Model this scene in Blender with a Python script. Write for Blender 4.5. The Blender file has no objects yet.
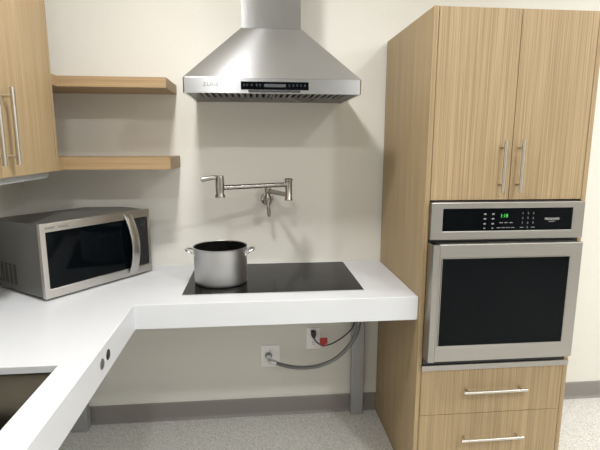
import bpy, bmesh, math, random
from mathutils import Vector, Matrix
random.seed(7)
SC = bpy.context.scene
C = SC.collection
PI = math.pi

# ------------------------------------------------------------------ materials
def new_mat(name):
    m = bpy.data.materials.new(name); m.use_nodes = True
    nt = m.node_tree
    return m, nt, nt.nodes, nt.links, nt.nodes['Principled BSDF']

def plain(name, col, rough=.5, metal=0., spec=.5, coat=0., ior=1.5):
    m, nt, N, L, b = new_mat(name)
    b.inputs['Base Color'].default_value = (*col, 1)
    b.inputs['Roughness'].default_value = rough
    b.inputs['Metallic'].default_value = metal
    b.inputs['Specular IOR Level'].default_value = spec
    b.inputs['Coat Weight'].default_value = coat; b.inputs['IOR'].default_value = ior
    return m

def mapped_noise(N, L, scale, nscale=1., detail=3., coord='Object'):
    t = N.new('ShaderNodeTexCoord'); mp = N.new('ShaderNodeMapping'); n = N.new('ShaderNodeTexNoise')
    mp.inputs['Scale'].default_value = scale
    n.inputs['Scale'].default_value = nscale; n.inputs['Detail'].default_value = detail
    L.new(t.outputs[coord], mp.inputs['Vector']); L.new(mp.outputs[0], n.inputs['Vector'])
    return n

def ramp(N, L, src, stops):
    r = N.new('ShaderNodeValToRGB'); e = r.color_ramp.elements
    while len(e) < len(stops): e.new(.5)
    for k, (p, c) in enumerate(stops):
        e[k].position = p; e[k].color = (*c, 1)
    L.new(src, r.inputs['Fac'])
    return r

def wood(name, grain='z', light=(.405, .300, .170), dark=(.268, .192, .104)):
    m, nt, N, L, b = new_mat(name)
    fine = {'z': (330, 330, 2.), 'x': (2., 330, 330), 'y': (330, 2., 330)}[grain]
    broad = {'z': (22, 22, .5), 'x': (.5, 22, 22), 'y': (22, .5, 22)}[grain]
    n1 = mapped_noise(N, L, fine, 1., 4.); n2 = mapped_noise(N, L, broad, 1., 2.)
    add = N.new('ShaderNodeMath'); add.operation = 'MULTIPLY_ADD'
    L.new(n2.outputs['Fac'], add.inputs[0]); add.inputs[1].default_value = .16
    mul = N.new('ShaderNodeMath'); mul.operation = 'MULTIPLY'; mul.inputs[1].default_value = .86
    L.new(n1.outputs['Fac'], mul.inputs[0]); L.new(mul.outputs[0], add.inputs[2])
    r = ramp(N, L, add.outputs[0], [(.38, dark), (.52, tuple((a + c) / 2 for a, c in zip(light, dark))), (.63, light)])
    L.new(r.outputs[0], b.inputs['Base Color'])
    bp = N.new('ShaderNodeBump'); bp.inputs['Strength'].default_value = .05; bp.inputs['Distance'].default_value = .001
    L.new(n1.outputs['Fac'], bp.inputs['Height']); L.new(bp.outputs[0], b.inputs['Normal'])
    b.inputs['Roughness'].default_value = .48
    b.inputs['Specular IOR Level'].default_value = .35
    return m

def steel(name, col=(.62, .61, .59), rough=.3, aniso=.0, grain=(3, 3, 260), var=.12):
    m, nt, N, L, b = new_mat(name)
    b.inputs['Metallic'].default_value = 1
    n = mapped_noise(N, L, grain, 1., 2.)
    r = ramp(N, L, n.outputs['Fac'], [(.3, tuple(c * (1 - var) for c in col)), (.7, tuple(min(1, c * (1 + var * .5)) for c in col))])
    L.new(r.outputs[0], b.inputs['Base Color'])
    mr = N.new('ShaderNodeMapRange'); mr.inputs['To Min'].default_value = rough * .95; mr.inputs['To Max'].default_value = rough * 1.05
    L.new(n.outputs['Fac'], mr.inputs['Value']); L.new(mr.outputs[0], b.inputs['Roughness'])
    b.inputs['Anisotropic'].default_value = aniso; b.inputs['Anisotropic Rotation'].default_value = .25
    return m

def paint(name, col, bump=.04, scale=90.):
    m, nt, N, L, b = new_mat(name)
    n = mapped_noise(N, L, (1, 1, 1), scale, 3.)
    r = ramp(N, L, n.outputs['Fac'], [(.3, tuple(c * .985 for c in col)), (.7, col)])
    L.new(r.outputs[0], b.inputs['Base Color'])
    bp = N.new('ShaderNodeBump'); bp.inputs['Strength'].default_value = bump; bp.inputs['Distance'].default_value = .002
    L.new(n.outputs['Fac'], bp.inputs['Height']); L.new(bp.outputs[0], b.inputs['Normal'])
    b.inputs['Roughness'].default_value = .6; b.inputs['Specular IOR Level'].default_value = .3
    return m

def speckle(name):
    m, nt, N, L, b = new_mat(name)
    n = mapped_noise(N, L, (1, 1, 1), 170., 2.); n2 = mapped_noise(N, L, (1, 1, 1), 420., 1.)
    r = ramp(N, L, n.outputs['Fac'], [(.34, (.52, .51, .48)), (.46, (.69, .68, .65)), (.56, (.75, .74, .71)), (.68, (.88, .87, .845))])
    r2 = ramp(N, L, n2.outputs['Fac'], [(.35, (.80, .80, .80)), (.65, (1, 1, 1))])
    mx = N.new('ShaderNodeMix'); mx.data_type = 'RGBA'; mx.blend_type = 'MULTIPLY'; mx.inputs['Factor'].default_value = 1
    L.new(r.outputs[0], mx.inputs[6]); L.new(r2.outputs[0], mx.inputs[7]); L.new(mx.outputs[2], b.inputs['Base Color'])
    b.inputs['Roughness'].default_value = .42; b.inputs['Specular IOR Level'].default_value = .4
    return m

def glow(name, col, strength):
    m, nt, N, L, b = new_mat(name)
    b.inputs['Base Color'].default_value = (.01, .02, .01, 1)
    b.inputs['Emission Color'].default_value = (*col, 1); b.inputs['Emission Strength'].default_value = strength
    return m

M = dict(
    wall=paint('cream_wall_paint', (.715, .700, .648)),
    farwall=paint('unseen_wall_dark_tone', (.34, .33, .31)),  # unseen wall, tone picked to darken reflections in the glass and steel
    ceil=paint('white_ceiling_paint', (.82, .82, .80)),
    floor=speckle('speckled_vinyl_floor'),
    base=plain('grey_vinyl_base', (.240, .222, .208), .38),
    woodz=wood('light_oak_vertical', 'z'), woodx=wood('light_oak_lengthwise', 'x', (.385, .268, .147), (.25, .168, .088)),
    edge=wood('light_oak_edge', 'z', (.60, .45, .28), (.50, .36, .21)),
    counter=plain('white_solid_surface', (.62, .635, .66), .36, 0, .35),
    rimshade=plain('rim_shade_grey', (.40, .40, .39), .6),
    hoodsteel=steel('brushed_hood_steel', (.60, .605, .62), .25, .80, (1.5, 1.5, 420), .035),
    fluesteel=steel('brushed_flue_steel', (.42, .42, .425), .22, .85, (1.5, 1.5, 420), .03),
    ovensteel=steel('brushed_oven_steel', (.375, .36, .335), .36, .3, (2, 2, 400), .03),
    mwsteel=steel('brushed_microwave_steel', (.54, .525, .50), .33, .3, (2, 2, 400), .03),
    mwcase=plain('grey_microwave_case', (.15, .147, .142), .36, .55),
    nickel=plain('satin_nickel', (.56, .535, .49), .30, 1.),
    faucet=steel('brushed_faucet_nickel', (.36, .345, .325), .27, 0, (60, 60, 60), .03),
    pot=steel('polished_pot_steel', (.50, .50, .50), .42, .3, (2, 2, 200), .03),
    chrome=plain('bright_chrome', (.78, .78, .78), .12, 1.),
    black=plain('black_plastic', (.012, .012, .013), .4),
    blackglass=plain('black_glass', (.0016, .0026, .0036), .07, 0, .10),
    hobglass=plain('black_ceramic_glass', (.004, .004, .004), .12, 0, .3, 0, 1.32),
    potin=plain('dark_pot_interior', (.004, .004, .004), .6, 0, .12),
    gapshade=plain('gap_shade', (.015, .014, .013), .7),  # near-black for boards behind gaps, shade put into the colour
    slot=plain('dark_slot', (.018, .018, .018), .6),
    filt=steel('baffle_filter_steel', (.17, .17, .17), .40, 0, (200, 3, 3), .1),
    leg=plain('grey_painted_steel', (.36, .365, .375), .40, .3),
    plate=plain('white_plastic_plate', (.90, .90, .89), .35),
    conduit=plain('galvanised_conduit', (.30, .31, .32), .33, .9),
    cord=plain('black_rubber_cord', (.015, .015, .015), .5),
    red=plain('red_tag', (.40, .020, .020), .5),
    ink=plain('dark_printing', (.04, .04, .04), .5),
    palink=plain('pale_printing', (.22, .225, .225), .5),
    lens=plain('frosted_lens', (.50, .53, .54), .4),
    alu=plain('grey_aluminium', (.42, .43, .43), .45, .3),
    sink=steel('sink_steel_reflection_tint', (.095, .085, .070), .30, .3, (3, 200, 3), .12),  # dark brown reflections are put into the base colour
    green=glow('green_digits', (.12, 1.0, .15), .8),
    btn=plain('grey_button', (.10, .10, .10), .4),
)

# ------------------------------------------------------------------ builders
def bm_box(bm, x0, x1, y0, y1, z0, z1, bev=0., seg=2):
    vs = [bm.verts.new((x, y, z)) for x in (x0, x1) for y in (y0, y1) for z in (z0, z1)]
    f = [(0, 1, 3, 2), (4, 6, 7, 5), (0, 4, 5, 1), (2, 3, 7, 6), (0, 2, 6, 4), (1, 5, 7, 3)]
    fs = [bm.faces.new([vs[i] for i in q]) for q in f]
    if bev:
        es = list({e for q in fs for e in q.edges})
        bmesh.ops.bevel(bm, geom=es, offset=bev, segments=seg, profile=.5, affect='EDGES')
    return bm

def box(x0, x1, y0, y1, z0, z1, bev=0., seg=2):
    return bm_box(bmesh.new(), x0, x1, y0, y1, z0, z1, bev, seg)

def bm_prism(bm, pts, a0, a1, axis='z', bev=0.):
    """extrude a polygon; pts are the two other coordinates in xyz order"""
    def P(p, a):
        return {'z': (p[0], p[1], a), 'y': (p[0], a, p[1]), 'x': (a, p[0], p[1])}[axis]
    A = [bm.verts.new(P(p, a0)) for p in pts]; B = [bm.verts.new(P(p, a1)) for p in pts]
    n = len(pts)
    fs = [bm.faces.new(A), bm.faces.new(B[::-1])]
    for i in range(n): fs.append(bm.faces.new([A[i], B[i], B[(i + 1) % n], A[(i + 1) % n]]))
    bmesh.ops.recalc_face_normals(bm, faces=fs)
    if bev:
        es = list({e for q in fs for e in q.edges})
        bmesh.ops.bevel(bm, geom=es, offset=bev, segments=2, profile=.5, affect='EDGES')
    return bm

def bm_lathe(bm, prof, cx, cy, n=48, axis='z', cz=0.):
    """prof: (radius, height) pairs; revolve about an axis through (cx, cy[, cz])"""
    rings = []
    def P(r, h, a):
        c, s = r * math.cos(a), r * math.sin(a)
        return {'z': (cx + c, cy + s, h), 'y': (cx + c, h, cz + s), 'x': (h, cy + c, cz + s)}[axis]
    for r, h in prof:
        if r < 1e-6: rings.append([bm.verts.new(P(0, h, 0))])
        else: rings.append([bm.verts.new(P(r, h, 2 * PI * k / n)) for k in range(n)])
    for A, B in zip(rings, rings[1:]):
        if len(A) == 1 and len(B) == 1: continue
        for k in range(n):
            q = [A[k % len(A)], A[(k + 1) % len(A)], B[(k + 1) % len(B)], B[k % len(B)]]
            q = list(dict.fromkeys(q))
            try: bm.faces.new(q)
            except ValueError: pass
    bmesh.ops.recalc_face_normals(bm, faces=bm.faces)
    return bm

def smooth_path(pts, n=8):
    P = [Vector(p) for p in pts]; out = []
    for i in range(len(P) - 1):
        a, b, c, d = P[max(i - 1, 0)], P[i], P[i + 1], P[min(i + 2, len(P) - 1)]
        for k in range(n):
            t = k / n
            out.append(.5 * ((2 * b) + (c - a) * t + (2 * a - 5 * b + 4 * c - d) * t * t + (3 * b - a - 3 * c + d) * t ** 3))
    out.append(P[-1]); return out

def bm_tube(bm, pts, r, n=12, rib=0.):
    pts = [Vector(p) for p in pts]; rings = []
    t0 = (pts[1] - pts[0]).normalized()
    u = t0.orthogonal().normalized()
    for i, p in enumerate(pts):
        t = (pts[min(i + 1, len(pts) - 1)] - pts[max(i - 1, 0)]).normalized()
        u = (u - t * u.dot(t)).normalized(); v = t.cross(u)
        rr = (r[i] if isinstance(r, (list, tuple)) else r) * (1 + (rib if i % 2 else 0))
        rings.append([bm.verts.new(p + rr * (math.cos(2 * PI * k / n) * u + math.sin(2 * PI * k / n) * v)) for k in range(n)])
    for A, B in zip(rings, rings[1:]):
        for k in range(n): bm.faces.new([A[k], A[(k + 1) % n], B[(k + 1) % n], B[k]])
    bm.faces.new(rings[0][::-1]); bm.faces.new(rings[-1])
    bmesh.ops.recalc_face_normals(bm, faces=bm.faces)
    return bm

def bm_frame(bm, x0, x1, z0, z1, ix0, ix1, iz0, iz1, y0, y1, bev=.0):
    """a picture-frame ring in the xz plane between y0 (front) and y1 (back)"""
    O = [(x0, z0), (x1, z0), (x1, z1), (x0, z1)]; I = [(ix0, iz0), (ix1, iz0), (ix1, iz1), (ix0, iz1)]
    v = lambda p, y: bm.verts.new((p[0], y, p[1]))
    of, ob, jf, jb = [v(p, y0) for p in O], [v(p, y1) for p in O], [v(p, y0) for p in I], [v(p, y1) for p in I]
    fs = []
    for k in range(4):
        m = (k + 1) % 4
        fs += [bm.faces.new([of[k], of[m], jf[m], jf[k]]), bm.faces.new([ob[k], jb[k], jb[m], ob[m]]),
               bm.faces.new([of[k], ob[k], ob[m], of[m]]), bm.faces.new([jf[k], jf[m], jb[m], jb[k]])]
    bmesh.ops.recalc_face_normals(bm, faces=fs)
    if bev:
        es = list({e for q in fs for e in q.edges if len(e.link_faces) == 2 and e.calc_face_angle() > .5})
        bmesh.ops.bevel(bm, geom=es, offset=bev, segments=2, profile=.5, affect='EDGES')
    return bm

def obj(name, bm, mat, parent=None, local=False, smooth=False, origin=None):
    me = bpy.data.meshes.new(name)
    o = bpy.data.objects.new(name, me); C.objects.link(o)
    if parent is not None:
        o.parent = parent
        off = WORLD[parent.name]
    else:
        vs = [v.co for v in bm.verts]
        off = Vector(origin) if origin else Vector(((min(v.x for v in vs) + max(v.x for v in vs)) / 2,
                     (min(v.y for v in vs) + max(v.y for v in vs)) / 2, min(v.z for v in vs)))
        o.location = off
    if parent is not None and not local:
        par_local = off
        for v in bm.verts: v.co -= par_local
    if parent is None:
        for v in bm.verts: v.co -= off
    WORLD[o.name] = off
    bm.to_mesh(me); bm.free()
    me.materials.append(mat)
    if smooth:
        for p in me.polygons: p.use_smooth = True
        md = o.modifiers.new('edges', 'EDGE_SPLIT'); md.split_angle = math.radians(35)
    return o
WORLD = {}

def thing(name, label, cat, loc, rz=0., group=None):
    o = bpy.data.objects.new(name, None); C.objects.link(o)
    o.empty_display_size = .05
    o.location = loc; o.rotation_euler = (0, 0, rz)
    WORLD[o.name] = Vector(loc)
    return tag(o, label, cat, group)

def tag(o, label, cat, group=None):
    o['label'] = label; o['category'] = cat
    if group: o['group'] = group
    return o

def struct(name, bm, mat):
    o = obj(name, bm, mat); o['kind'] = 'structure'
    return o

def bm_text(bm, s, size, loc, rot=(PI / 2, 0, 0), depth=.0004, align='CENTER', spacing=1.):
    cu = bpy.data.curves.new('t', 'FONT'); cu.body = s; cu.size = size; cu.extrude = depth
    cu.align_x = align; cu.align_y = 'CENTER'; cu.space_character = spacing; cu.resolution_u = 3
    o = bpy.data.objects.new('t', cu); C.objects.link(o)
    dg = bpy.context.evaluated_depsgraph_get()
    me = bpy.data.meshes.new_from_object(o.evaluated_get(dg))
    from mathutils import Euler
    me.transform(Matrix.Translation(loc) @ Euler(rot).to_matrix().to_4x4())
    bm.from_mesh(me)
    bpy.data.objects.remove(o); bpy.data.curves.remove(cu); bpy.data.meshes.remove(me)
    return bm

# ------------------------------------------------------------------ solved dimensions (metres)
XL, XR, YF, ZT = .655, 1.334, -.637, 2.011           # tall oven cabinet
ZC, ZS, YC, XI = .883, .7825, -.618, -.494           # worktop top, skirt bottom, front, inner edge
LW, RW, FW, CE = -1.15, 4.2, -6.4, 2.70              # room

# ------------------------------------------------------------------ the room
struct('wall_back', box(LW - .1, RW + .1, 0, .1, 0, CE), M['wall'])
struct('wall_left', box(LW - .1, LW, FW, 0, 0, CE), M['wall'])
struct('wall_right', box(RW, RW + .1, FW, 0, 0, CE), M['wall'])
struct('wall_front', box(LW - .1, RW + .1, FW - .1, FW, 0, CE), M['farwall'])
struct('floor', box(LW - .1, RW + .1, FW - .1, .1, -.05, 0), M['floor'])
struct('ceiling', box(LW - .1, RW + .1, FW - .1, .1, CE, CE + .05), M['ceil'])
def cove(bm, x0, x1):
    return bm_prism(bm, [(-.0005, .0005), (-.016, .0005), (-.0155, .003), (-.009, .010), (-.0065, .02), (-.0065, .098), (-.004, .1023), (-.0005, .1023)], x0, x1, 'x')
struct('baseboard_back', cove(bmesh.new(), LW + .001, RW - .001), M['base'])
struct('baseboard_left', box(LW + .0005, LW + .0065, FW + .01, -.017, .0005, .1023), M['base'])
struct('baseboard_right', box(RW - .0065, RW - .0005, FW + .01, -.017, .0005, .1023), M['base'])

# ------------------------------------------------------------------ worktop (L shaped, on steel legs)
wt = thing('worktop', 'white L-shaped worktop with deep square front edge, carrying the cooktop and sink', 'countertop', (-.494, -.618, 0))
SKX1, SKY1, SKX0, SKY0 = -.582, -1.109, -.985, -1.72
YE = -2.25
xa, xb, ya, yb = LW + .001, XL - .0015, -.001, YC
bm = bmesh.new()
def grid_slab(bm, xs, ys, z0, z1, keep):
    cells = [(i, j) for i in range(len(xs) - 1) for j in range(len(ys) - 1) if keep((xs[i] + xs[i + 1]) / 2, (ys[j] + ys[j + 1]) / 2)]
    cs = set(cells); V = {}
    def v(i, j, k):
        if (i, j, k) not in V: V[i, j, k] = bm.verts.new((xs[i], ys[j], (z0, z1)[k]))
        return V[i, j, k]
    for i, j in cells:
        bm.faces.new([v(i, j, 1), v(i + 1, j, 1), v(i + 1, j + 1, 1), v(i, j + 1, 1)])
        bm.faces.new([v(i, j, 0), v(i, j + 1, 0), v(i + 1, j + 1, 0), v(i + 1, j, 0)])
        for di, dj, q in ((-1, 0, ((i, j), (i, j + 1))), (1, 0, ((i + 1, j + 1), (i + 1, j))), (0, -1, ((i + 1, j), (i, j))), (0, 1, ((i, j + 1), (i + 1, j + 1)))):
            if (i + di, j + dj) not in cs:
                (a, b), (c, d) = q
                bm.faces.new([v(a, b, 1), v(a, b, 0), v(c, d, 0), v(c, d, 1)])
    bmesh.ops.recalc_face_normals(bm, faces=bm.faces)
inL = lambda x, y: (y > YC or x < XI) and not (SKX0 < x < SKX1 and SKY0 < y < SKY1)
grid_slab(bm, [xa, SKX0, SKX1, XI, xb], [YE, SKY0, SKY1, YC, ya], ZC - .022, ZC, inL)
es = [e for e in bm.edges if len(e.link_faces) == 2 and e.calc_face_angle() > .5 and all(v.co.z > ZC - .001 for v in e.verts)]
bmesh.ops.bevel(bm, geom=es, offset=.0025, segments=2, profile=.5, affect='EDGES')
obj('top', bm, M['counter'], wt)
bm = bmesh.new()
bm_prism(bm, [(XI, YC), (xb, YC), (xb, YC + .02), (XI - .02, YC + .02), (XI - .02, YE), (XI, YE)], ZS, ZC - .02202, 'z')
obj('front_panel', bm, M['counter'], wt)
bm = bmesh.new()  # added strip, its grey stands in for shading under the rim
bm_prism(bm, [(XI - .012, YC + .012), (xb - .004, YC + .012), (xb - .004, YC + .032), (XI - .032, YC + .032), (XI - .032, YE), (XI - .012, YE)], ZS - .006, ZS + .03, 'z')
obj('rim_shade_strip', bm, M['rimshade'], wt)['label'] = 'grey strip standing in for shade under the white front edge'
# tubular rails under the worktop
bm = box(LW + .02, XL - .03, -.060, -.012, .80, .858)
obj('support_rail', bm, M['leg'], wt)
def leg(x0, x1, y0, y1):
    bm = bmesh.new()
    bm_box(bm, x0, x1, y0, y1, .012, .80, .004)
    bm_box(bm, x0 - .001, x1 + .001, y0 - .001, y1 + .001, .0005, .014, .002)
    l = obj('leg', bm, M['leg'], wt); l['label'] = 'grey square steel leg'
    return l
leg(.5045, .574, -.052, -.017)
leg(-.998, -.916, -.075, -.022)
for y, z, mt in ((-.954, .837, 'black'), (-1.014, .834, 'btn')):
    bm = bmesh.new()
    bm_lathe(bm, [(0, XI + .0035), (.013, XI + .0035), (.0165, XI + .002), (.0175, XI), (.0175, XI - .004), (0, XI - .004)], 0, y, 28, 'x', z)
    b = obj('button', bm, M[mt], wt, smooth=True)
    b['label'] = 'black round button in the white edge' if mt == 'black' else 'dark grey round button in the white edge'

# ------------------------------------------------------------------ sink
sk = thing('sink', 'stainless steel undermount sink, its dark reflections painted in, cut into the white worktop', 'sink', (SKX0, SKY1, ZC - .22))
bm = bmesh.new()
g, t, zb_, zt_ = .004, .0015, ZC - .205, ZC - .0225
x0, x1, y0, y1 = SKX0 - g, SKX1 + g, SKY0 - g, SKY1 + g
vt = [bm.verts.new(p) for p in ((x0, y0, zt_), (x1, y0, zt_), (x1, y1, zt_), (x0, y1, zt_))]
ins = .012
vb = [bm.verts.new(p) for p in ((x0 + ins, y0 + ins, zb_), (x1 - ins, y0 + ins, zb_), (x1 - ins, y1 - ins, zb_), (x0 + ins, y1 - ins, zb_))]
for k in range(4): bm.faces.new([vt[k], vt[(k + 1) % 4], vb[(k + 1) % 4], vb[k]])
bm.faces.new(vb)
bmesh.ops.recalc_face_normals(bm, faces=bm.faces)
for f in bm.faces: f.normal_flip()
es = [e for e in bm.edges if len(e.link_faces) == 2]
bmesh.ops.bevel(bm, geom=es, offset=.015, segments=4, profile=.5, affect='EDGES')
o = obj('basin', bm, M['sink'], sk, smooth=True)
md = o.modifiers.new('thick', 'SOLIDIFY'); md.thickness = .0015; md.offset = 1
bm = bmesh.new()
bm_lathe(bm, [(0, zb_ + .0035), (.02, zb_ + .0035), (.04, zb_ + .006), (.045, zb_ + .0025), (.045, zb_ + .002)], (x0 + x1) / 2, (y0 + y1) / 2, 32)
obj('drain', bm, M['chrome'], sk, smooth=True)

# ------------------------------------------------------------------ cooktop
ck = thing('cooktop', 'black glass induction cooktop set in the white worktop under the hood', 'cooktop', (.062, -.278, ZC))
T = ZC + .0005
obj('glass', box(-.3240, .4470, -.5215, -.0358, T, T + .0045, .0015), M['hobglass'], ck)
bm = bmesh.new()
bm_box(bm, -.3245, .4475, -.5245, -.5218, T, T + .0050, .0008)
obj('front_trim', bm, M['chrome'], ck)['label'] = 'thin silver strip along the front edge'
bm = bmesh.new()
for cx, cy, r in ((-.165, -.17, .075), (-.165, -.365, .10), (.285, -.17, .10), (.285, -.375, .075), (.07, -.25, .085)):
    ring = lambda rr: [bm.verts.new((cx + rr * math.cos(2 * PI * k / 56), cy + rr * math.sin(2 * PI * k / 56), T + .00462)) for k in range(56)]
    A, B = ring(r), ring(r - .0008)
    for k in range(56): bm.faces.new([A[k], A[(k + 1) % 56], B[(k + 1) % 56], B[k]])
for k in range(9): bm_box(bm, .0 + k * .016, .004 + k * .016, -.5, -.497, T + .0045, T + .0047)
obj('printed_markings', bm, plain('faint_ring_print', (.03, .03, .03), .25), ck)

# ------------------------------------------------------------------ stock pot
PX, PY, PR, PZ, PH = -.1745, -.3402, .1215, ZC + .0052, .167
pt = thing('stock_pot', 'shiny stainless steel stock pot without lid, standing on the cooktop', 'pot', (PX, PY, PZ))
bm = bmesh.new()
r = PR - .003
bm_lathe(bm, [(0, PZ + .0005), (r - .010, PZ + .0005), (r - .003, PZ + .003), (r - .0005, PZ + .009), (r, PZ + .016), (r, PZ + PH - .006), (r + .001, PZ + PH - .003), (r + .003, PZ + PH), (r + .0005, PZ + PH + .0005), (r - .0022, PZ + PH - .003)], PX, PY, 72)
obj('body', bm, M['pot'], pt, smooth=True)
bm = bmesh.new(); r2 = r - .0022
bm_lathe(bm, [(r2, PZ + PH - .003), (r2, PZ + .02), (r2 - .012, PZ + .007), (0, PZ + .006)], PX, PY, 72)
for f in bm.faces: f.normal_flip()
obj('interior', bm, M['potin'], pt, smooth=True)['label'] = 'dark inside of the open pot'
for s in (-1, 1):
    bm = bmesh.new(); zz = PZ + PH - .022
    path = [(PX + s * (r - .001), PY - .034, zz - .008), (PX + s * (r + .014), PY - .034, zz), (PX + s * (r + .028), PY - .026, zz + .006), (PX + s * (r + .033), PY, zz + .008),
            (PX + s * (r + .028), PY + .026, zz + .006), (PX + s * (r + .014), PY + .034, zz), (PX + s * (r - .001), PY + .034, zz - .008)]
    bm_tube(bm, smooth_path(path, 6), .0052, 12)
    for dy in (-.034, .034):
        bm_box(bm, PX + s * (r - .004) - .004, PX + s * (r - .004) + .004, PY + dy - .010, PY + dy + .010, zz - .018, zz + .004, .002)
    obj('handle', bm, M['chrome'], pt, smooth=True)

# ------------------------------------------------------------------ range hood
HX0, HX1, HY, HZ0, HZ1 = -.2965, .4290, -.4546, 1.708, 1.767
KX0, KX1, KY, KZ = -.0622, .1943, -.270, 2.001
hd = thing('range_hood', 'stainless steel pyramid range hood fixed to the wall above the cooktop', 'range hood', (.066, 0, HZ0))
bm = bmesh.new()
bm_box(bm, KX0, KX1, KY, -.001, KZ - .01, CE - .002)
obj('chimney', bm, M['fluesteel'], hd)
bm = bmesh.new()
lo = [bm.verts.new(p) for p in ((HX0, HY, HZ1), (HX1, HY, HZ1), (HX1, -.001, HZ1), (HX0, -.001, HZ1))]
hi = [bm.verts.new(p) for p in ((KX0 - .003, KY - .003, KZ), (KX1 + .003, KY - .003, KZ), (KX1 + .003, -.001, KZ), (KX0 - .003, -.001, KZ))]
for k in range(4): bm.faces.new([lo[k], lo[(k + 1) % 4], hi[(k + 1) % 4], hi[k]])
bm.faces.new(hi); bm.faces.new(lo[::-1])
bmesh.ops.recalc_face_normals(bm, faces=bm.faces)
es = [e for e in bm.edges if e.calc_face_angle(0) > .1]
bmesh.ops.bevel(bm, geom=es, offset=.002, segments=2, profile=.5, affect='EDGES')
obj('canopy', bm, M['hoodsteel'], hd)
# the lip: a U of folded sheet
bm = bmesh.new()
ch = .006
bm_prism(bm, [(HX0, -.001), (HX0, HY + ch), (HX0 + ch, HY), (HX1 - ch, HY), (HX1, HY + ch), (HX1, -.001),
              (HX1 - .012, -.001), (HX1 - .012, HY + .012), (HX0 + .012, HY + .012), (HX0 + .012, -.001)], HZ0, HZ1 - .0005, 'z')
obj('lip', bm, M['hoodsteel'], hd)
bm = bmesh.new()
zr = HZ0 + .004
bm_box(bm, HX0 + .0125, HX1 - .0125, -.16, -.002, zr, zr + .012)           # plain strip at the wall
bm_box(bm, HX0 + .0125, HX1 - .0125, HY + .0125, HY + .030, zr, zr + .012)
bm_box(bm, HX0 + .0125, HX0 + .045, HY + .03, -.16, zr, zr + .012)
bm_box(bm, HX1 - .045, HX1 - .0125, HY + .03, -.16, zr, zr + .012)
obj('underside_frame', bm, M['filt'], hd)
obj('cavity_shade_sheet', box(HX0 + .0125, HX1 - .0125, HY + .0125, -.002, HZ1 - .012, HZ1 - .002), M['slot'], hd)  # dark sheet painted as the shade above the filter slots
fx0, fx1 = HX0 + .045, HX1 - .045
nf = 2
for k in range(nf):
    a = fx0 + (fx1 - fx0) * k / nf + .002; b = fx0 + (fx1 - fx0) * (k + 1) / nf - .002
    bm = bmesh.new()
    y0, y1 = HY + .031, -.161
    bm_frame(bm, a, b, y0, y1, a + .010, b - .010, y0 + .006, y1 - .012, zr, zr + .010)
    for v in bm.verts: v.co = Vector((v.co.x, v.co.z, v.co.y))
    n = 11
    for i in range(n):
        xc = a + .010 + (b - a - .02) * (i + .5) / n; hw = (b - a - .02) / n * .27
        bm_box(bm, xc - hw, xc + hw, y0 + .006, y1 - .0705, zr + .001, zr + .005)
    bm_box(bm, a + .0095, b - .0095, y1 - .071, y1 - .0115, zr + .001, zr + .006)
    bmesh.ops.recalc_face_normals(bm, faces=bm.faces)
    ft = obj('baffle_filter', bm, M['filt'], hd)
    bm = bmesh.new()
    bm_tube(bm, smooth_path([((a + b) / 2 - .03, y1 - .02, zr + .001), ((a + b) / 2 - .028, y1 - .02, zr - .006), ((a + b) / 2, y1 - .02, zr - .009), ((a + b) / 2 + .028, y1 - .02, zr - .006), ((a + b) / 2 + .03, y1 - .02, zr + .001)], 5), .002, 8)
    obj('filter_handle', bm, M['filt'], ft, smooth=True)
CPX0, CPX1, CPZ0, CPZ1 = -.066, .209, 1.7225, 1.7535
cp = obj('control_panel', box(CPX0, CPX1, HY - .004, HY - .0005, CPZ0, CPZ1, .001), M['blackglass'], hd)
obj('display', box(.028, .115, HY - .0048, HY - .0041, CPZ0 + .010, CPZ1 - .009), plain('grey_display', (.06, .065, .07), .25), cp)
kp = plain('dim_key_print', (.045, .047, .05), .4)
for i, x in enumerate((-.053, -.040, -.022, -.002, .012, .130, .146, .162, .178, .194)):
    bm = bm_frame(bmesh.new(), x - .003, x + .003, 1.736, 1.744, x - .0018, x + .0018, 1.7372, 1.7428, HY - .0046, HY - .0041)
    obj('key', bm, kp, cp)
obj('grip_bar', box(-.036, .175, HY - .006, HY - .0005, 1.713, 1.7205, .001), plain('dark_grip', (.06, .06, .06), .35, .5), hd)
bm = bm_text(bmesh.new(), 'ZLINE', .021, (-.185, HY - .0004, 1.741), spacing=1.15)
obj('lettering', bm, plain('etched_print', (.25, .25, .25), .4, .5), hd)

# ------------------------------------------------------------------ pot filler tap
pf = thing('pot_filler_tap', 'wall-mounted swing-arm pot filler tap with two jointed nickel arms', 'tap', (.047, 0, 1.225))
VX, VY, VZ = .050, -.070, 1.229
bm = bmesh.new()
bm_lathe(bm, [(0, -.001), (.031, -.001), (.033, -.006), (.030, -.012), (.019, -.016), (.0155, -.024), (.0155, -.05), (0, -.05)], VX - .003, 0, 36, 'y', VZ - .003)
obj('wall_flange', bm, M['faucet'], pf, smooth=True)
bm = bmesh.new()
bm_lathe(bm, [(0, VZ - .028), (.012, VZ - .027), (.019, VZ - .018), (.021, VZ), (.019, VZ + .016), (.014, VZ + .026), (.0135, VZ + .036), (.0165, VZ + .040), (.0165, VZ + .066), (.013, VZ + .071), (0, VZ + .071)], VX, VY, 32)
obj('valve_body', bm, M['faucet'], pf, smooth=True)
bm = bmesh.new()
bm_tube(bm, [(VX, VY - .014, VZ - .012), (VX + .001, VY - .019, VZ - .035), (VX + .003, VY - .021, VZ - .07), (VX + .004, VY - .021, VZ - .084)], [.008, .009, .010, .0065], 14)
obj('lower_handle', bm, M['faucet'], pf, smooth=True)
EX, EY = .141, -.250
bm = bmesh.new()
za = 1.270
bm_tube(bm, [(VX + .006, VY - .012, za + .004), (EX, EY, za)], .0112, 16)
obj('inner_arm', bm, M['faucet'], pf, smooth=True)
bm = bmesh.new()
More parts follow.
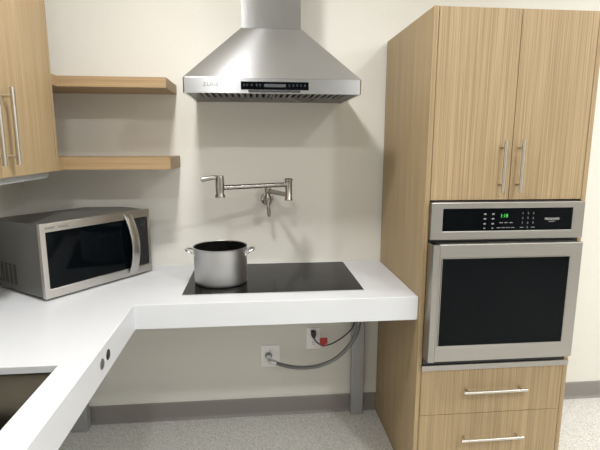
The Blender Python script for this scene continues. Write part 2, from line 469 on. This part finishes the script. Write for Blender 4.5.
bm_lathe(bm, [(0, 1.246), (.0185, 1.246), (.0185, 1.254), (.0165, 1.257), (.0165, 1.334), (.0195, 1.337), (.0195, 1.345), (.014, 1.349), (0, 1.349)], EX, EY, 28)
obj('elbow_joint', bm, M['faucet'], pf, smooth=True)
SX, SY = -.1645, -.400
bm = bmesh.new()
bm_tube(bm, [(EX, EY, 1.3205), (SX, SY, 1.3205)], .0108, 16)
obj('outer_arm', bm, M['faucet'], pf, smooth=True)
bm = bmesh.new()
bm_lathe(bm, [(0, 1.279), (.0215, 1.279), (.0215, 1.286), (.017, 1.296), (.0180, 1.310), (.0190, 1.335), (.0180, 1.365), (.0165, 1.372), (0, 1.373)], SX, SY, 28)
obj('spout', bm, M['faucet'], pf, smooth=True)
bm = bmesh.new()
bm_tube(bm, [(SX - .008, SY, 1.365), (SX - .03, SY - .006, 1.364), (SX - .06, SY - .012, 1.360), (SX - .073, SY - .015, 1.357), (SX - .078, SY - .016, 1.356)], [.009, .0095, .0105, .0105, .006], 14)
obj('lever_handle', bm, M['faucet'], pf, smooth=True)

# ------------------------------------------------------------------ bar pulls
def pull(parent, p0, p1, out, r=.0064, inset=.03):
    """a straight bar from p0 to p1 standing off the face along -out"""
    p0, p1, out = Vector(p0), Vector(p1), Vector(out)
    d = (p1 - p0).normalized()
    bm = bmesh.new()
    bm_tube(bm, [p0, p0 + d * .0008, p1 - d * .0008, p1], [r * .85, r, r, r * .85], 16)
    for q in (p0 + d * inset, p1 - d * inset):
        bm_tube(bm, [q, q - out * .97], .0046, 12)
    o = obj('handle', bm, M['nickel'], parent, smooth=True)
    o['label'] = 'brushed nickel bar handle'
    return o

# ------------------------------------------------------------------ tall oven cabinet
tc = thing('tall_cabinet', 'tall light oak cabinet holding the wall oven, two doors above and drawers below', 'cabinet', ((XL + XR) / 2, -.32, 0))
PT = .019
yb_ = -.018
obj('side_panel', box(XL, XL + PT, YF, yb_, .001, ZT, .0008), M['woodz'], tc)
obj('side_panel', box(XR - PT, XR, YF, yb_, .001, ZT, .0008), M['woodz'], tc)
obj('top_panel', box(XL + PT + .0005, XR - PT - .0005, YF + .002, yb_, ZT - PT, ZT - .0005), M['woodx'], tc)
obj('back_panel', box(XL + PT + .0005, XR - PT - .0005, yb_ - .007, yb_ - .0005, .09, ZT - PT - .0005), M['woodz'], tc)
obj('shelf', box(XL + PT + .0005, XR - PT - .0005, YF + .022, yb_ - .008, 1.284, 1.300), M['gapshade'], tc)
obj('shelf', box(XL + PT + .0005, XR - PT - .0005, YF + .022, yb_ - .008, .540, .556), M['gapshade'], tc)
obj('toe_kick', box(XL + PT + .0005, XR - PT - .0005, YF + .06, YF + .075, .001, .085), M['woodx'], tc)
gap = .0022
a, b = XL + PT + gap, XR - PT - gap
xm = 1.0005
zd0, zd1 = 1.2865, ZT - .001
d = obj('door', box(a, xm - gap / 2 - .0004, YF, YF + .0195, zd0, zd1, .0008), M['woodz'], tc); d['label'] = 'left oak door above the oven'
pull(d, (.9564, YF - .032, 1.3175), (.9564, YF - .032, 1.5225), (0, -.032, 0))
d = obj('door', box(xm + gap / 2 + .0004, b, YF, YF + .0195, zd0, zd1, .0008), M['woodz'], tc); d['label'] = 'right oak door above the oven'
pull(d, (1.0293, YF - .032, 1.3175), (1.0293, YF - .032, 1.5225), (0, -.032, 0))
zl = .351
d = obj('drawer', box(a, b, YF, YF + .0195, zl + .0012, .5585, .0008), M['woodz'], tc); d['label'] = 'upper oak drawer below the oven'
pull(d, (.8541, YF - .032, .4655), (1.1394, YF - .032, .4655), (0, -.032, 0), inset=.022 + .0)
d = obj('drawer', box(a, b, YF, YF + .0195, .095, zl - .0012, .0008), M['woodz'], tc); d['label'] = 'lower oak drawer cut by the frame edge'
pull(d, (.8566, YF - .032, .2402), (1.1416, YF - .032, .2402), (0, -.032, 0), inset=.022)

# ------------------------------------------------------------------ wall oven
OX0, OX1 = .6745, 1.3205
ov = thing('wall_oven', 'stainless steel built-in wall oven with black glass door, in the tall oak cabinet', 'oven', ((OX0 + OX1) / 2, YF, .5845))
obj('oven_body', box(XL + PT + .004, XR - PT - .004, YF + .001, -.09, .5590, 1.283), M['black'], ov)
# control panel: steel fascia with a black glass inset
fz0, fz1, fy = 1.1290, 1.2794, YF - .022
bm = bmesh.new()
bm_frame(bm, OX0, OX1, fz0, fz1, .7235, 1.2685, 1.1640, 1.2545, fy, YF - .0005, .003)
fa = obj('control_fascia', bm, M['ovensteel'], ov)
gp = obj('control_glass', box(.7238, 1.2682, fy + .0005, YF - .002, 1.1643, 1.2542), M['blackglass'], fa)
gy = fy + .0003
disp = bm_text(bmesh.new(), '1:18', .0205, (.977, gy, 1.2235), spacing=.95)
obj('display_digits', disp, M['green'], fa)['label'] = 'green clock digits'
kd = lambda x, z, hw, hh: obj('key', box(x - hw, x + hw, gy - .0001, gy + .0006, z - hh, z + hh), M['palink'], fa)
for x in (.897, .931):
    for z in (1.2315, 1.2125, 1.1925): kd(x, z, .005, .003)
    kd(x, 1.1745, .004, .002)
for x in (.966, .987, 1.008): kd(x, 1.196, .007, .0015)
for x in (.957, .977, .997, 1.017): kd(x, 1.1757, .008, .00125)
for x in (1.055, 1.102): kd(x, 1.1757, .008, .00125)
for q, (x, z) in enumerate([(1.056 + .0225 * c, 1.233 - .0195 * r) for r in range(3) for c in range(3)] + [(1.0785, 1.1755)]):
    obj('key', bm_text(bmesh.new(), str((q + 1) % 10), .0125, (x, gy, z), depth=.0003), M['palink'], fa)
bm = bm_text(bmesh.new(), 'FRIGIDAIRE', .0125, (1.182, gy, 1.2090), depth=.0003)
bm_text(bm, 'GALLERY', .0058, (1.182, gy, 1.1990), depth=.0003, spacing=1.3)
obj('lettering', bm, plain('silver_print', (.55, .55, .55), .4), fa)
# door
DX0, DX1, DZ0, DZ1, DY = .7045, 1.3045, .6235, 1.1175, YF - .054
bm = bmesh.new()
bm_frame(bm, DX0, DX1, DZ0, DZ1, .7150, 1.2545, .6900, 1.0625, DY, YF - .004, .003)
dr = obj('oven_door', bm, M['ovensteel'], ov)
bm = box(.7153, 1.2542, DY + .0015, DY + .010, .6903, 1.0622)
obj('door_window', bm, M['blackglass'], dr)['label'] = 'black glass oven window'
bm = bmesh.new()
bm_frame(bm, .7151, 1.2544, .6901, 1.0624, .7181, 1.2514, .6931, 1.0594, DY - .0006, DY + .0014)
obj('window_bezel', bm, M['ovensteel'], dr)
# vertical channel grip on the left edge of the door
bm = bmesh.new()
gx0, gx1, gz = .6735, .7035, DZ1 - .001
bm_prism(bm, [(gx0, YF - .006), (gx0, DY + .006), (gx0 + .004, DY - .004), (gx1 - .002, DY - .006), (gx1, DY - .004), (gx1, YF - .006),
              (gx1 - .003, YF - .006), (gx1 - .003, DY - .001), (gx0 + .006, DY + .001), (gx0 + .004, DY + .008), (gx0 + .004, YF - .006)], DZ0 + .001, gz, 'z')
obj('door_grip', bm, M['ovensteel'], dr)['label'] = 'vertical steel edge grip'
obj('grip_shade_fill', box(gx0 + .0045, gx1 - .0035, DY + .009, YF - .0065, DZ0 + .003, gz - .006), M['black'], dr)  # black filler standing in for shade inside the hollow grip
obj('bottom_trim', box(OX0 - .001, OX1 + .010, YF - .008, YF - .0005, .5605, .5845, .001), M['ovensteel'], ov)

# ------------------------------------------------------------------ wall cabinet on the left
CX, CY0, CZ = -.8227, -.3834, 1.395
wc = thing('wall_cabinet', 'light oak wall cabinet with tall bar handles, hung above the microwave', 'cabinet', (-.98, -.83, CZ))
ygap, yend, ztop = -.826, -1.268, 2.30
fx = CX - .0195
obj('side_panel', box(LW + .001, CX, CY0 - .0005 - PT, CY0 - .0005, CZ, ztop), M['woodz'], wc)
obj('side_panel', box(LW + .001, fx - .0005, yend, yend + PT, CZ + .001, ztop), M['woodz'], wc)
obj('bottom_panel', box(LW + .001, fx - .0005, yend + PT + .0005, CY0 - PT - .001, CZ + .004, CZ + .022), M['woodx'], wc)
obj('top_panel', box(LW + .001, fx - .0005, yend + PT + .0005, CY0 - PT - .001, ztop - PT, ztop), M['woodx'], wc)
obj('back_panel', box(LW + .0012, LW + .008, yend + PT + .0005, CY0 - PT - .001, CZ + .023, ztop - PT - .0005), M['woodz'], wc)
d = obj('door', box(fx, CX, ygap + .0012, CY0 - PT - .0042, CZ, ztop, .0008), M['woodz'], wc); d['label'] = 'oak door nearest the corner shelves'
pull(d, (CX + .032, -.7745, 1.435), (CX + .032, -.7745, 1.6853), (.032, 0, 0), .0074, inset=.028)
d = obj('door', box(fx, CX, yend, ygap - .0012, CZ, ztop, .0008), M['woodz'], wc); d['label'] = 'oak door cut by the frame edge'
pull(d, (CX + .032, -.8641, 1.435), (CX + .032, -.8641, 1.6853), (.032, 0, 0), .0074, inset=.028)

ul = thing('under_cabinet_light', 'thin grey strip light fixed under the oak wall cabinet', 'light', (-.90, -.82, 1.367))
obj('housing', box(-.955, -.8615, -1.22, -.394, 1.3725, 1.3975, .001), M['alu'], ul)
obj('lens', box(-.950, -.8655, -1.21, -.404, 1.3672, 1.3722, .001), M['lens'], ul)

# ------------------------------------------------------------------ corner shelves
def corner_shelf(z0, z1, yf, x1, label):
    bm = bmesh.new()
    xi = -.842
    bm_prism(bm, [(LW + .001, -.001), (x1, -.001), (x1, yf), (xi, yf), (xi, CY0 + .0005), (LW + .001, CY0 + .0005)], z0, z1, 'z', .001)
    return tag(obj('corner_shelf', bm, M['woodx']), label, 'shelf', 'thick oak shelves in the corner')
corner_shelf(1.7444, 1.7891, -.2803, -.3914, 'upper thick oak corner shelf, level with the range hood')
corner_shelf(1.3925, 1.4473, -.2803, -.3880, 'lower thick oak corner shelf, just above the microwave')

# ------------------------------------------------------------------ microwave (turned into the corner)
mw = thing('microwave', 'silver countertop microwave with curved door handle, angled in the corner', 'microwave', (-.848, -.552, ZC), .925)
W, H, D = .535, .302, .34
z0, z1 = .013, H + .012
def mobj(name, bm, mat, parent=None, smooth=False):
    return obj(name, bm, mat, parent or mw, True, smooth)
jc, ic = .196, W - .112
bm = bmesh.new()
bm_prism(bm, [(0, .022), (W, .022), (W, jc), (ic, D), (0.006, D), (0, D - .006)], z0, z1 - .004, 'z', .003)
case = mobj('case', bm, M['mwcase'])
bm = bmesh.new()
for c in range(4):
    for r_ in range(9):
        y = .205 + c * .034; z = .040 + r_ * .0098
        bm_box(bm, -.0006, .0004, y - .002, y + .019, z, z + .0062)
mobj('vent_slots', bm, M['slot'], case)
bm = bmesh.new(); iz0, iz1 = z0 + .034, z1 - .036
ix0, ix1 = .022, W - .011
bm_frame(bm, 0, W, z0 - .004, z1, ix0, ix1, iz0, iz1, 0, .0215, .0025)
fr = mobj('front_frame', bm, M['mwsteel'])
dx1 = .425
wnd = mobj('door_window', box(ix0 + .0003, dx1, .002, .014, iz0 + .0003, iz1 - .0003), M['blackglass'], fr)
wnd['label'] = 'black glass door window'
cpn = mobj('control_panel', box(dx1 + .0015, ix1 - .0003, .0025, .014, iz0 + .0003, iz1 - .0003), M['black'], fr)
bm = bmesh.new()
for r_ in range(8):
    for c in range(3):
        x = .474 + c * .0145; z = iz0 + .030 + r_ * .0165
        bm_box(bm, x, x + .009, .0019, .0028, z, z + .0065)
mobj('keypad', bm, plain('keypad_print', (.028, .029, .032), .4), cpn)
mobj('display', box(.472, .512, .0018, .0028, iz1 - .048, iz1 - .018), plain('dark_display', (.02, .024, .03), .12), cpn)
# right edge strip and curved handle
mobj('edge_strip', box(ix1 - .006, ix1 - .0008, -.0005, .0022, iz0 + .001, iz1 - .001), M['mwsteel'], fr)
bm = bmesh.new()
n = 18; hz0, hz1 = z0 + .006, z1 - .012; prev = None
for k in range(n + 1):
    t = k / n; z = hz0 + (hz1 - hz0) * t
    y = -.004 - .034 * math.sin(PI * t) ** .8
    xo = .396 + .006 * math.sin(PI * t) - .010 * t
    ring = [bm.verts.new(p) for p in ((xo, y, z), (xo + .043, y, z), (xo + .043, y + .007, z), (xo, y + .007, z))]
    if prev:
        for q in range(4): bm.faces.new([prev[q], prev[(q + 1) % 4], ring[(q + 1) % 4], ring[q]])
    else: bm.faces.new(ring[::-1])
    prev = ring
bm.faces.new(prev); bmesh.ops.recalc_face_normals(bm, faces=bm.faces)
es = [e for e in bm.edges if len(e.link_faces) == 2 and e.calc_face_angle() > .8]
bmesh.ops.bevel(bm, geom=es, offset=.0022, segments=2, profile=.5, affect='EDGES')
mobj('handle', bm, M['mwsteel'], fr, True)['label'] = 'curved silver door handle'
bm = bm_text(bmesh.new(), 'SHARP', .0125, (.020, -.0004, z1 - .020), align='LEFT', spacing=1.15)
bm_text(bm, 'CAROUSEL', .0085, (.073, -.0004, z1 - .0205), align='LEFT', spacing=1.15)
mobj('lettering', bm, M['ink'], fr)
for (i, j) in ((.05, .05), (W - .05, .05), (.05, D - .04), (W - .17, D - .06)):
    bm = bmesh.new(); bm_lathe(bm, [(0, .0005), (.012, .0005), (.014, .003), (.014, z0 + .001), (0, z0 + .001)], i, j, 20)
    mobj('foot', bm, M['black'], None, True)

# ------------------------------------------------------------------ power fittings under the worktop
jp = thing('conduit_plate', 'white wall plate where the metal conduit leaves the wall', 'wall plate', (.055, 0, .288))
obj('plate', box(.004, .108, -.007, -.0005, .290, .415, .002), M['plate'], jp)
for z in (.385, .320):
    bm = bm_lathe(bmesh.new(), [(0, -.0085), (.003, -.0082), (.004, -.007), (.004, -.0065), (0, -.0065)], .056, 0, 14, 'y', z)
    obj('screw', bm, M['chrome'], jp, smooth=True)

oc = thing('wall_outlet', 'white double wall outlet with a black plug in its upper socket', 'outlet', (.295, 0, .385))
obj('plate', box(.256, .336, -.007, -.0005, .385, .508, .002), M['plate'], oc)
for z in (.473, .420):
    bm = bmesh.new()
    bm_prism(bm, [(.296 + .017 * math.cos(a) * (1 if abs(math.cos(a)) < .95 else .98), z + max(-.0135, min(.0135, .0185 * math.sin(a)))) for a in [2 * PI * k / 28 for k in range(28)]], -.0095, -.0068, 'y')
    s = obj('socket', bm, M['plate'], oc)
    bm = bmesh.new()
    bm_box(bm, .288, .290, -.0098, -.0094, z - .001, z + .008); bm_box(bm, .301, .303, -.0098, -.0094, z - .001, z + .008)
    bm_lathe(bm, [(0, -.0098), (.0025, -.0098), (.0025, -.0094), (0, -.0094)], .2955, 0, 10, 'y', z - .008)
    obj('slots', bm, M['slot'], s)

pc = thing('power_cord', 'thin black power cord plugged into the white outlet, red tag on it', 'cord', (.293, -.02, .44))
bm = bmesh.new()
bm_prism(bm, [(.280, .497), (.306, .497), (.307, .476), (.300, .456), (.288, .456), (.279, .476)], -.034, -.0105, 'y', .003)
obj('plug', bm, M['cord'], pc)
bm = bmesh.new()
bm_tube(bm, smooth_path([(.294, -.024, .462), (.298, -.035, .452), (.313, -.052, .439), (.341, -.064, .429), (.39, -.066, .439), (.45, -.070, .477), (.493, -.073, .521), (.508, -.075, .560), (.518, -.078, .65), (.520, -.085, .78)], 8), .0036, 10)
obj('cable', bm, M['cord'], pc, smooth=True)
bm = bmesh.new()
bm_box(bm, .322, .364, -.0655, -.0640, .4375, .4735, .0004)
bm_box(bm, .334, .350, -.0690, -.0595, .4240, .4385, .001)
obj('tag', bm, M['red'], pc)['label'] = 'small red tag'

cd = thing('flexible_conduit', 'ribbed grey metal conduit sagging from its wall plate to the steel leg', 'conduit', (.055, -.02, .35))
bm = bmesh.new()
bm_lathe(bm, [(0, -.0075), (.021, -.0075), (.021, -.013), (.016, -.014), (.016, -.03), (0, -.03)], .046, 0, 8, 'y', .357)
obj('lock_nut', bm, M['conduit'], cd, smooth=False)
bm = bmesh.new()
bm_tube(bm, smooth_path([(.046, -.028, .357), (.047, -.050, .356), (.055, -.066, .353), (.072, -.074, .349), (.088, -.080, .345)], 5), .0135, 14)
obj('elbow_fitting', bm, M['chrome'], cd, smooth=True)
bm = bmesh.new()
bm_tube(bm, smooth_path([(.080, -.078, .347), (.105, -.086, .341), (.150, -.094, .331), (.20, -.10, .325), (.258, -.104, .325), (.325, -.106, .336), (.402, -.108, .371), (.470, -.110, .437), (.512, -.108, .507), (.527, -.104, .572), (.536, -.10, .66), (.538, -.098, .78)], 22), .0098, 12, .14)
obj('conduit_tube', bm, M['conduit'], cd, smooth=False)

# ------------------------------------------------------------------ light
def lamp(name, loc, power, size, col=(1, .988, .966), shape='DISK', rot=(0, 0, 0), sy=None):
    ld = bpy.data.lights.new(name, 'AREA'); ld.shape = shape; ld.size = size
    if sy: ld.size_y = sy
    ld.energy = power; ld.color = col
    o = bpy.data.objects.new(name, ld); C.objects.link(o); o.location = loc; o.rotation_euler = rot
    return o
for x, y, p, d in ((-.27, -1.15, 27, .19), (1.30, -1.15, 6, .17), (2.9, -1.15, 42, .17), (1.42, -2.5, 26, .15), (-.25, -2.5, 18, .2)):
    lamp('ceiling_downlight', (x, y, CE - .01), p, d)
for x, y, p in ((2.0, -5.2, 34), (2.6, -3.9, 24), (3.4, -3.2, 20)):  # added soft fill lights out of view, to lift the shadows
    lamp('added_fill_panel', (x, y, CE - .01), p, 1.2, (.97, .985, 1), 'RECTANGLE', (0, 0, 0), .6)
w = bpy.data.worlds.new('room_air'); SC.world = w; w.use_nodes = True
w.node_tree.nodes['Background'].inputs[0].default_value = (1, .98, .95, 1)
w.node_tree.nodes['Background'].inputs[1].default_value = .3

# ------------------------------------------------------------------ camera
f, yaw, pitch, roll = 461.7127, .0980, .1723, .0020
cam = bpy.data.cameras.new('camera'); co = bpy.data.objects.new('camera', cam); C.objects.link(co)
cam.sensor_width = 36; cam.lens = f / 600 * 36; cam.clip_start = .02
fw = Vector((math.sin(yaw) * math.cos(pitch), math.cos(yaw) * math.cos(pitch), -math.sin(pitch)))
r = Vector((math.cos(yaw), -math.sin(yaw), 0)); u = r.cross(fw)
r2 = r * math.cos(roll) + u * math.sin(roll); u2 = -r * math.sin(roll) + u * math.cos(roll)
mt = Matrix((r2, u2, -fw)).transposed().to_4x4(); mt.translation = Vector((-.0163, -2.3991, 1.5032))
co.matrix_world = mt
SC.camera = co
SC.view_settings.view_transform = 'Standard'; SC.view_settings.look = 'None'
SC.view_settings.exposure = -0.05; SC.view_settings.gamma = 1; SC.view_settings.use_curve_mapping = False
SC.cycles.max_bounces = 10; SC.cycles.diffuse_bounces = 6; SC.cycles.glossy_bounces = 5
SC.cycles.use_denoising = True
